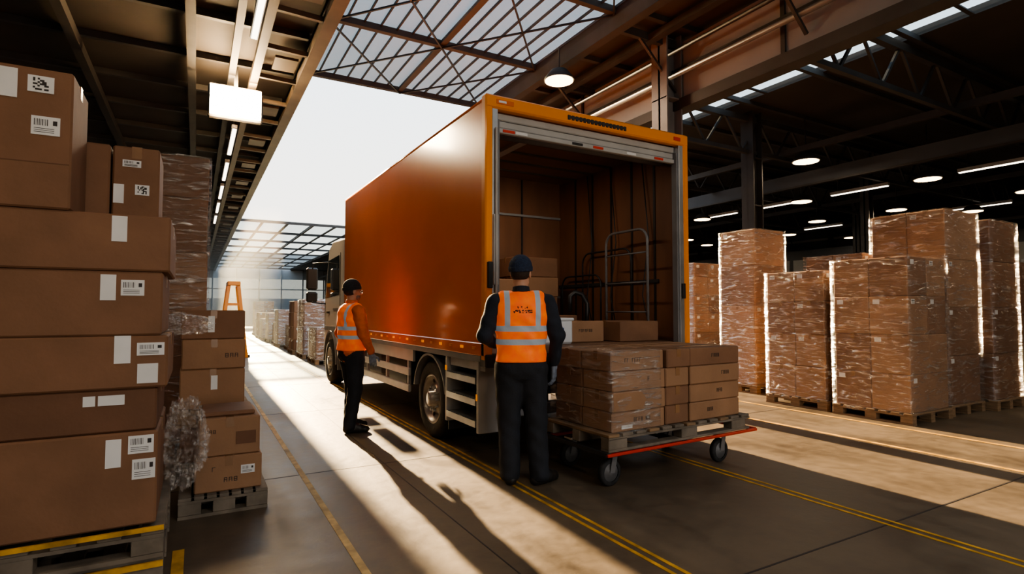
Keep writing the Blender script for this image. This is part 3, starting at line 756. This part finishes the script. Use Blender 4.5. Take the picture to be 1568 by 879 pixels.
b=B(o)
for x,s_ in ((XA+.055,-1),(XB-.055,1)):
    vs=[(x,10.72,1.72),(x,11.93,1.66),(x,11.68,2.42),(x,10.72,2.46)]
    b.add([(x+s_*.004,y,z) for _,y,z in vs],[(0,1,2,3)],'glassd')
    b.box(x,10.62,.98,x+s_*.006,10.635,2.5,'black'); b.box(x,11.98,.98,x+s_*.005,11.99,1.6,'black')
    b.box(x,10.63,1.42,x+s_*.012,11.2,1.46,'grey'); b.box(x,11.55,1.36,x+s_*.03,11.72,1.40,'black')
    b.box(x,10.16,1.02,x+s_*.01,12.0,1.10,'grey')
    xm=x+s_*.25
    b.box(xm-.11,12.05,1.84,xm+.11,12.17,2.30,'black',.03); b.box(xm-.11,12.05,1.58,xm+.11,12.16,1.80,'black',.03)
    b.tube([(x,11.8,2.4),(xm,12.0,2.38),(xm,12.1,2.2)],.014,'black'); b.tube([(x,11.95,1.55),(xm,12.05,1.58),(xm,12.1,1.7)],.014,'black')
    b.box(x-s_*.3,11.95,.28,x+s_*.0,12.1,.45,'grey',.02); b.box(x-s_*.25,10.75,.30,x+s_*.0,10.8,.62,'grey')
b.add([(XA+.16,12.035,1.74),(XB-.16,12.035,1.74),(XB-.2,11.73,2.63),(XA+.2,11.73,2.63)],[(0,1,2,3)],'glassd')
b.box(XA+.1,12.10,.45,XB-.1,12.2,.85,'grey',.04); b.box(XA+.5,12.11,.95,XB-.5,12.14,1.4,'black',.01)
for x in (XA+.18,XB-.5): b.box(x,12.12,.9,x+.32,12.16,1.1,'lgrey',.02)
b.cyl((XA+.5,10.12,.9),(XA+.5,10.12,2.3),.07,'black')
vs=[];fs=[];n=14
for i in range(n+1):
    t=math.radians(-5)+math.radians(190)*i/n
    for r in (.53,.57):
        for x in (XA+.02,XA+.08): vs.append((x,11.35+r*math.cos(t),.45+r*math.sin(t)))
for i in range(n):
    k=i*4; fs+=[(k,k+4,k+5,k+1),(k+2,k+3,k+7,k+6),(k,k+2,k+6,k+4),(k+1,k+5,k+7,k+3)]
b.add(vs,fs,'grey')
b.obj('cab_fittings',T)

# ---------------------------------------------------------------- loaded pallet cart
PC=empty('loaded_pallet_cart',(3.72,3.9,0)); o=PC.location.copy()
Rm=Matrix.Translation((2.86,3.50,0))@Matrix.Rotation(math.radians(2.5),4,'Z')
b=B(o); b.X=Rm
L_,W_=1.78,.84
z=.29
for i,y in enumerate((0,W_/2-.05,W_-.1)):
    if i: b.box(0,y,z+.02,L_,y+.1,z+.115,'woodgrey',.006)
for x in (0,.84,1.52):
    b.box(x,0,z+.02,x+.20,.10,z+.11,'woodgrey',.006)
b.box(0,0,z,L_,.10,z+.022,'woodgrey',.004)
for i in range(12):
    x=(L_-.12)*i/11; b.box(x,0,z+.115,x+.115,W_,z+.14,'woodgrey' if i%3 else 'wood',.004)
b.box(0,-.0,z+.098,L_,.1,z+.115,'woodgrey')
b.obj('pallet',PC)
b=B(o); b.X=Rm
b.box(-.02,-.015,z-.03,L_+.10,.02,z-.006,'red',.005); b.box(-.02,W_-.02,z-.03,L_+.1,W_+.015,z,'red',.005); b.box(-.02,0,z-.03,.02,W_,z,'steel'); b.box(L_+.07,0,z-.03,L_+.1,W_,z,'red'); b.box(.85,0,z-.03,.9,W_,z,'steel')
for x,y in ((.12,.1),(.22,W_-.1),(L_-.3,.1),(L_-.3,W_-.1)):
    b.box(x-.06,y-.05,z-.045,x+.06,y+.05,z-.03,'alu'); b.cyl((x,y,z-.06),(x,y,z-.04),.035,'alu')
    for s_ in (-1,1): b.beam((x,y+s_*.036,z-.05),(x-.03,y+s_*.036,.11),.008,.05,'grey')
    c=(x-.03,y,.11); b.lathe(c,(0,1,0),[(.075,-.025),(.1,-.025),(.11,-.015),(.11,.015),(.1,.025),(.075,.025)],'rubber',28)
    b.lathe(c,(0,1,0),[(.0001,-.03),(.03,-.03),(.032,-.02),(.075,-.018),(.077,.018),(.032,.02),(.03,.03),(.0001,.03)],'grey',24)
b.obj('cart_frame',PC)
b=B(o); b.X=Rm; lb=B(o); lb.X=Rm
z0=z+.14; hh=.163
cols=[(.06,.665,2),(.68,.975,2),(.985,1.68,2)]
for xa,xb,nn in cols:
    for i in range(4):
        yo=random.uniform(-.012,.012); xo=random.uniform(-.008,.008)
        cy=[.03,.42,.80]
        for j in range(2):
            carton(b,xa+xo,cy[j]+yo,z0+i*hh,xb+xo,cy[j+1]+yo-.005,z0+(i+1)*hh,random.choice(('card2','card1','card2')))
        if xb-xa>.4:
            if random.random()<.8: mark(lb,'-y',(xa+xb)/2+random.uniform(-.12,.15),z0+(i+.55)*hh,random.choice((.14,.24)),.055,cy[0]+yo)
label(lb,'-y',.22,z0+.04,.12,.03,.028,0)
b.obj('cartons',PC); lb.obj('labels',PC)
b=B(o); b.X=Rm; film_shell(b,.045,.03,z0-.05,.60,.83,z0+4*hh+.006,'film',.012); b.obj('stretch_wrap',PC)

b=B((.95,19.,0))
for s_ in (-1,1):
    b.beam((.6,19+s_*.4,.0),(.85,19+s_*.4,2.2),.09,.09,'orange2'); b.beam((1.35,19+s_*.4,0),(1.1,19+s_*.4,2.2),.09,.09,'orange2'); b.beam((.72,19+s_*.4,.9),(1.24,19+s_*.4,.9),.07,.07,'orange2')
    b.beam((.8,19+s_*.4,1.6),(1.18,19+s_*.4,1.6),.07,.07,'orange2')
b.box(.8,18.5,2.15,1.15,19.5,2.28,'orange2',.02); b.box(.5,18.6,0,1.45,18.7,.08,'steel'); b.box(.5,19.3,0,1.45,19.4,.08,'steel')
b.box(.75,18.7,.3,1.2,19.3,.8,'orange2',.05)
b.obj('gantry_lift')

# ---------------------------------------------------------------- people (SDF -> surface nets)
def surfnet(F,o,h):
    S=F<0; n=np.array(F.shape)-1
    cs=[(i,j,k) for i in (0,1) for j in (0,1) for k in (0,1)]
    sl=lambda a,c:a[c[0]:c[0]+n[0],c[1]:c[1]+n[1],c[2]:c[2]+n[2]]
    cnt=np.zeros(n,int)
    for c in cs: cnt+=sl(S,c)
    act=(cnt>0)&(cnt<8); I=np.argwhere(act); idx=-np.ones(n,int); idx[act]=np.arange(len(I))
    val={c:sl(F,c)[act] for c in cs}
    pos=np.zeros((len(I),3)); wt=np.zeros(len(I))
    for a in cs:
        for ax in range(3):
            if a[ax]==0:
                b_=list(a); b_[ax]=1; b_=tuple(b_); fa,fb=val[a],val[b_]; m=(fa<0)!=(fb<0)
                t=np.where(m,fa/np.where(m,fa-fb,1),0)
                pos+=m[:,None]*(np.array(a)+t[:,None]*(np.array(b_)-np.array(a))); wt+=m
    V=np.array(o)+h*(I+pos/wt[:,None]); Q=[]
    for ax in range(3):
        p,q=(ax+1)%3,(ax+2)%3
        s0=[slice(None)]*3; s1=[slice(None)]*3; s0[ax]=slice(0,-1); s1[ax]=slice(1,None)
        A=S[tuple(s0)]; Bm=S[tuple(s1)]; E_=np.argwhere(A!=Bm)
        E_=E_[(E_[:,p]>0)&(E_[:,q]>0)&(E_[:,p]<n[p])&(E_[:,q]<n[q])]
        fl=A[tuple(E_.T)]
        dp=np.zeros(3,int); dp[p]=1; dq=np.zeros(3,int); dq[q]=1
        c=[E_,E_-dp,E_-dp-dq,E_-dq]; qd=np.stack([idx[tuple(x.T)] for x in c],1)
        qd[~fl]=qd[~fl][:,::-1]; Q.append(qd)
    return V,np.concatenate(Q)
A3=lambda *a:np.array(a,float)
def rc(a,b_,ra,rb):
    a=A3(*a);b_=A3(*b_);ab=b_-a
    def f(P):
        t=np.clip(((P-a)@ab)/(ab@ab),0,1); return np.linalg.norm(P-a-t[:,None]*ab,axis=1)-(ra+t*(rb-ra))
    return f
def el(c,r):
    c=A3(*c);r=A3(*r)
    def f(P):
        k0=np.linalg.norm((P-c)/r,axis=1);k1=np.linalg.norm((P-c)/r**2,axis=1); return k0*(k0-1)/np.maximum(k1,1e-6)
    return f
def loft(tab,off=0.):
    t=np.array(tab)
    def f(P):
        z=P[:,2]; rx=np.interp(z,t[:,0],t[:,1])+off; ry=np.interp(z,t[:,0],t[:,2])+off; cy=np.interp(z,t[:,0],t[:,3])
        q=((np.abs(P[:,0])/rx)**2.4+(np.abs(P[:,1]-cy)/ry)**2.4)**(1/2.4)
        return np.maximum((q-1)*np.minimum(rx,ry),np.maximum(t[0,0]-z,z-t[-1,0]))
    return f
def smin(a,b_,k):
    h=np.clip(.5+.5*(b_-a)/k,0,1); return b_*(1-h)+a*h-k*h*(1-h)
def build(name,parent,prims,lo,hi,h,k=.02,post=None,wr=0.,fix=None,mats=None):
    g=[np.arange(lo[i],hi[i]+h,h) for i in range(3)]
    G=np.stack(np.meshgrid(*g,indexing='ij'),-1); sh=G.shape[:3]; P=G.reshape(-1,3)
    F=None
    for f,_ in prims: d_=f(P); F=d_ if F is None else smin(F,d_,k)
    if wr:
        x,y,z_=P.T
        F=F+wr*(np.sin(z_*46+4*np.sin(x*13+y*9)+3*np.sin(y*17))*.6+np.sin(x*38+z_*21+3*np.sin(z_*15))*.4)
    if post: F=post(P,F)
    V,Q=surfnet(F.reshape(sh),lo,h)
    me=bpy.data.meshes.new(name); me.from_pydata(V.tolist(),[],Q.tolist())
    for m_ in mats: me.materials.append(M[m_])
    if len(mats)>1:
        C=V[Q].mean(1); gs=sorted(set(gg for _,gg in prims)); D=[]
        for gg in gs: D.append(np.min([f(C) for f,g2 in prims if g2==gg],axis=0))
        a=np.argmin(np.array(D),axis=0); me.polygons.foreach_set('material_index',[gs[i] for i in a])
    me.polygons.foreach_set('use_smooth',[True]*len(Q)); me.update()
    ob=bpy.data.objects.new(name,me); COL.objects.link(ob); ob.parent=parent
    return ob
def hand(name,parent,wr,d_,n_,k,side,curl=.35):
    w_=Vector(wr);d_=Vector(d_).normalized();n_=Vector(n_);n_=(n_-d_*n_.dot(d_)).normalized();s_=d_.cross(n_)*side
    pr=[]
    P0=lambda a,b_,c_: tuple(w_+d_*a+s_*b_+n_*c_)
    for i,bb in enumerate((-.030,-.010,.010,.030)): pr.append((rc(P0(.005,bb*.6,0),P0(.085,bb,0),.017,.0135),0))
    pr.append((rc(P0(-.05,0,0),P0(.01,0,0),.030,.026),0))
    for i,(bb,L) in enumerate(((-.033,.062),(-.011,.078),(.011,.085),(.033,.076))):
        p=w_+d_*.088+s_*bb; an=curl*(.5+.12*(3-i)); seg=(L*.45,L*.32,L*.27); r=.0095
        for j,sg in enumerate(seg):
            dd=d_*math.cos(an)+n_*math.sin(an); q=p+dd*sg; pr.append((rc(tuple(p),tuple(q),r,r-.001),0)); p=q; r-=.001; an+=curl*1.1
    p=w_+d_*.025+s_*.03
    for sg,dd in ((.045,(d_*.7+s_*.75+n_*.25)),(.03,(d_*.9+s_*.35+n_*.4)),(.022,(d_*.95+s_*.1+n_*.5))):
        q=p+dd.normalized()*sg; pr.append((rc(tuple(p),tuple(q),.0125,.011),0)); p=q
    lo=[w_[i]-.19 for i in range(3)]; hi=[w_[i]+.19 for i in range(3)]
    for i in range(3):
        if d_[i]<-.5: lo[i]-=.03
        if d_[i]>.5: hi[i]+=.03
    return build(name,parent,pr,lo,hi,.0045,.006,mats=[k])

TORSO=[(.84,.155,.112,-.005),(.93,.182,.132,-.01),(1.06,.172,.122,0),(1.2,.184,.128,.0),(1.34,.202,.13,-.005),(1.42,.19,.115,-.012),(1.475,.13,.09,-.015),(1.52,.07,.065,-.01)]
def worker(name,loc,heading,scale,arms,feet,sleeve,vest,hat,head_yaw,beard,bulk=1.12):
    W=empty(name,loc); W.rotation_euler=(0,0,math.radians(-heading)); W.scale=(scale,)*3
    pr=[(loft(TORSO,.004),0)]
    hands=[]
    for s_,(sh_,elb,wri,hd_,hn_) in zip((-1,1),arms):
        pr+= [(rc(sh_,elb,.078,.060),0),(rc(elb,wri,.058,.043),0)]
        hands.append((wri,hd_,hn_,s_))
    pr.append((rc((-.14,-.01,1.44),(.14,-.01,1.44),.07,.07),0))
    for s_,(fx,fy,fa) in zip((-1,1),feet):
        hip=(s_*.092,0,.90); knee=((fx+s_*.10)/2+.0,fy*.5+.025,.50); ank=(fx,fy-.02,.085)
        pr+= [(rc(hip,knee,.105*bulk,.074*bulk),1),(rc(knee,ank,.074*bulk,.066*bulk),1)]
    pr.append((el((0,-.02,.92),(.175,.135,.12)),1))
    def cuff(P,F): return np.maximum(F,.035-P[:,2])
    build('body',W,pr,(-.48,-.36,0.0),(.48,.45,1.60),.0125,.03,cuff,.0045,mats=[sleeve,'trouser'])
    vp=[(loft(TORSO,.024),0),(rc((-.13,-.012,1.445),(.13,-.012,1.445),.084,.084),0)]
    def vcut(P,F):
        F=np.maximum(F,.965-P[:,2]); F=np.maximum(F,np.abs(P[:,0])-np.interp(P[:,2],[1.0,1.26,1.34,1.55],[.3,.24,.195,.185]))
        nk=rc((0,-.01,1.50),(0,.0,1.65),.075,.08)(P); F=np.maximum(F,-nk)
        v_=np.maximum(np.abs(P[:,0])-np.interp(P[:,2],[1.25,1.5],[.0,.075]),.02-P[:,1]); return np.maximum(F,-v_)
    build('hi_vis_vest',W,vp,(-.30,-.22,.93),(.30,.22,1.56),.009,.02,vcut,.0045,mats=[vest])
    for s_,(fx,fy,fa) in zip((-1,1),feet):
        ca,sa=math.cos(math.radians(fa)),math.sin(math.radians(fa))
        def R_(x,y,z_): return (fx+x*ca+y*sa,fy-x*sa+y*ca,z_)
        bp=[(rc(R_(0,-.045,.045),R_(0,.10,.045),.046,.05),0),(rc(R_(0,.10,.045),R_(0,.17,.035),.05,.043),0),(rc(R_(0,-.02,.05),R_(0,-.015,.17),.050,.052),0),(rc(R_(0,.03,.09),R_(0,.09,.06),.04,.04),0)]
        build('boot_left' if s_<0 else 'boot_right',W,bp,(fx-.25,fy-.25,-.02),(fx+.25,fy+.27,.24),.008,.02,lambda P,F:np.maximum(F,.0015-P[:,2]),mats=['boot'])
    for wri,hd_,hn_,s_ in hands:
        w2=Vector(wri)+Vector(hd_).normalized()*.035
        hand('glove_left' if s_<0 else 'glove_right',W,tuple(w2),hd_,hn_,'glove',1 if s_>0 else -1)
    HE=bpy.data.objects.new('head_pivot',None); COL.objects.link(HE); HE.parent=W; HE.location=(0,0,0); HE.rotation_euler=(0,0,math.radians(-head_yaw))
    hp=[(el((0,-.008,1.70),(.077,.096,.10)),0),(el((0,.022,1.635),(.060,.070,.080)),0),(rc((0,.055,1.575),(0,.060,1.58),.027,.026),0),
        (rc((-.045,.0,1.60),(-.012,.06,1.575),.022,.02),0),(rc((.045,.0,1.60),(.012,.06,1.575),.022,.02),0),
        (rc((0,-.015,1.48),(0,-.005,1.62),.062,.056),0)]
    fp=[(rc((0,.090,1.675),(0,.112,1.645),.009,.014),0),(rc((-.012,.098,1.642),(.012,.098,1.642),.010,.010),0),(rc((-.032,.082,1.688),(.032,.082,1.688),.009,.009),0),
        (el((0,.087,1.608),(.022,.010,.006)),0),(el((0,.085,1.598),(.019,.010,.006)),0),(el((-.036,.066,1.645),(.018,.014,.014)),0),(el((.036,.066,1.645),(.018,.014,.014)),0)]
    ear=[(el((s_*.078,-.008,1.66),(.010,.022,.032)),0) for s_ in (-1,1)]
    def hpost(P,F):
        for f,_ in fp+ear: F=smin(F,f(P),.008)
        for s_ in (-1,1): F=np.maximum(F,-el((s_*.031,.100,1.668),(.015,.013,.010))(P))
        return F
    build('head',HE,hp,(-.12,-.14,1.46),(.12,.16,1.83),.0055,.018,hpost,mats=['skin'])
    b=B()
    for s_ in (-1,1):
        c=(s_*.031,.080,1.668); b.lathe(c,(0,1,0),[(.012,0),(.0105,.006),(.007,.010),(.0001,.012)],'eye',12); b.lathe((c[0],c[1]+.011,c[2]),(0,1,0),[(.005,0),(.0001,.0015)],'black',10)
        pts=[(s_*.033+.024*math.cos(t),.108,1.666+.017*math.sin(t)) for t in [2*math.pi*i/14 for i in range(15)]]
        b.tube(pts,.0022,'black',6); b.tube([(s_*.057,.106,1.670),(s_*.078,.04,1.674),(s_*.082,-.012,1.670)],.0025,'black',6)
    b.tube([(-.009,.112,1.668),(0,.114,1.671),(.009,.112,1.668)],.002,'black',6)
    ob=b.obj('eyes_and_glasses'); ob.parent=HE
    build('hair',HE,[(el((0,-.018,1.675),(.080,.092,.075)),0)],(-.11,-.14,1.58),(.11,.12,1.78),.007,.01,
          lambda P,F:np.maximum(np.maximum(F,P[:,1]-.005+ (1.67-P[:,2])*.35),-(P[:,2]-1.615)),mats=['hair'])
    if beard:
        build('beard',HE,[(el((0,.030,1.600),(.064,.066,.050)),0),(rc((0,.055,1.572),(0,.06,1.575),.03,.03),0)],(-.1,-.08,1.52),(.1,.14,1.68),.0055,.015,
              lambda P,F:np.maximum(np.maximum(F,-el((0,.10,1.604),(.024,.03,.010))(P)),P[:,2]-1.635),mats=['beard'])
    def hcut(P,F): return np.maximum(F,-(P[:,2]-(1.690+.10*(P[:,1]))))
    build('beanie',HE,[(el((0,-.010,1.722),(.092,.110,.100)),0)],(-.12,-.15,1.64),(.12,.14,1.86),.006,.01,hcut,.0008,mats=[hat])
    def h2(P,F): return np.maximum(F,np.abs(P[:,2]-(1.705+.10*P[:,1]))-.020)
    build('beanie_cuff',HE,[(el((0,-.010,1.712),(.098,.116,.12)),0)],(-.13,-.16,1.64),(.13,.14,1.78),.005,.01,h2,.0006,mats=[hat])
    build('collar',W,[(rc((0,-.012,1.49),(0,-.01,1.545),.076,.068),0)],(-.12,-.12,1.42),(.12,.12,1.66),.007,.01,lambda P,F:np.maximum(F,P[:,2]-1.56+.12*P[:,1]),mats=[sleeve])
    return W
worker('warehouse_worker',(2.36,4.02,0),24,1.035,
   arms=[((-.205,-.01,1.43),(-.295,-.05,1.17),(-.20,.17,1.09),(.55,.75,.1),(.3,-.2,-1)),
         ((.205,-.01,1.43),(.285,-.06,1.17),(.275,.03,.95),(.0,.12,-1),(-.8,.4,0))],
   feet=[(-.09,.0,-8),(.14,-.04,52)],sleeve='navy',vest='vest1',hat='beanie',head_yaw=22,beard=False,bulk=1.2)
worker('warehouse_worker',(1.62,6.72,0),80,.985,
   arms=[((-.205,-.01,1.43),(-.265,-.04,1.16),(-.235,.08,.94),(.05,.25,-1),(.8,.3,0)),
         ((.205,-.01,1.43),(.25,.03,1.16),(.235,.14,.95),(-.05,.2,-1),(-.8,.3,0))],
   feet=[(-.12,.06,-6),(.11,-.05,20)],sleeve='jorange',vest='vest2',hat='cap',head_yaw=0,beard=True)

vs_=scene.view_settings
try:
    vs_.view_transform='AgX'; vs_.look='AgX - Medium High Contrast'; vs_.exposure=0.0
except Exception as e: print(e)
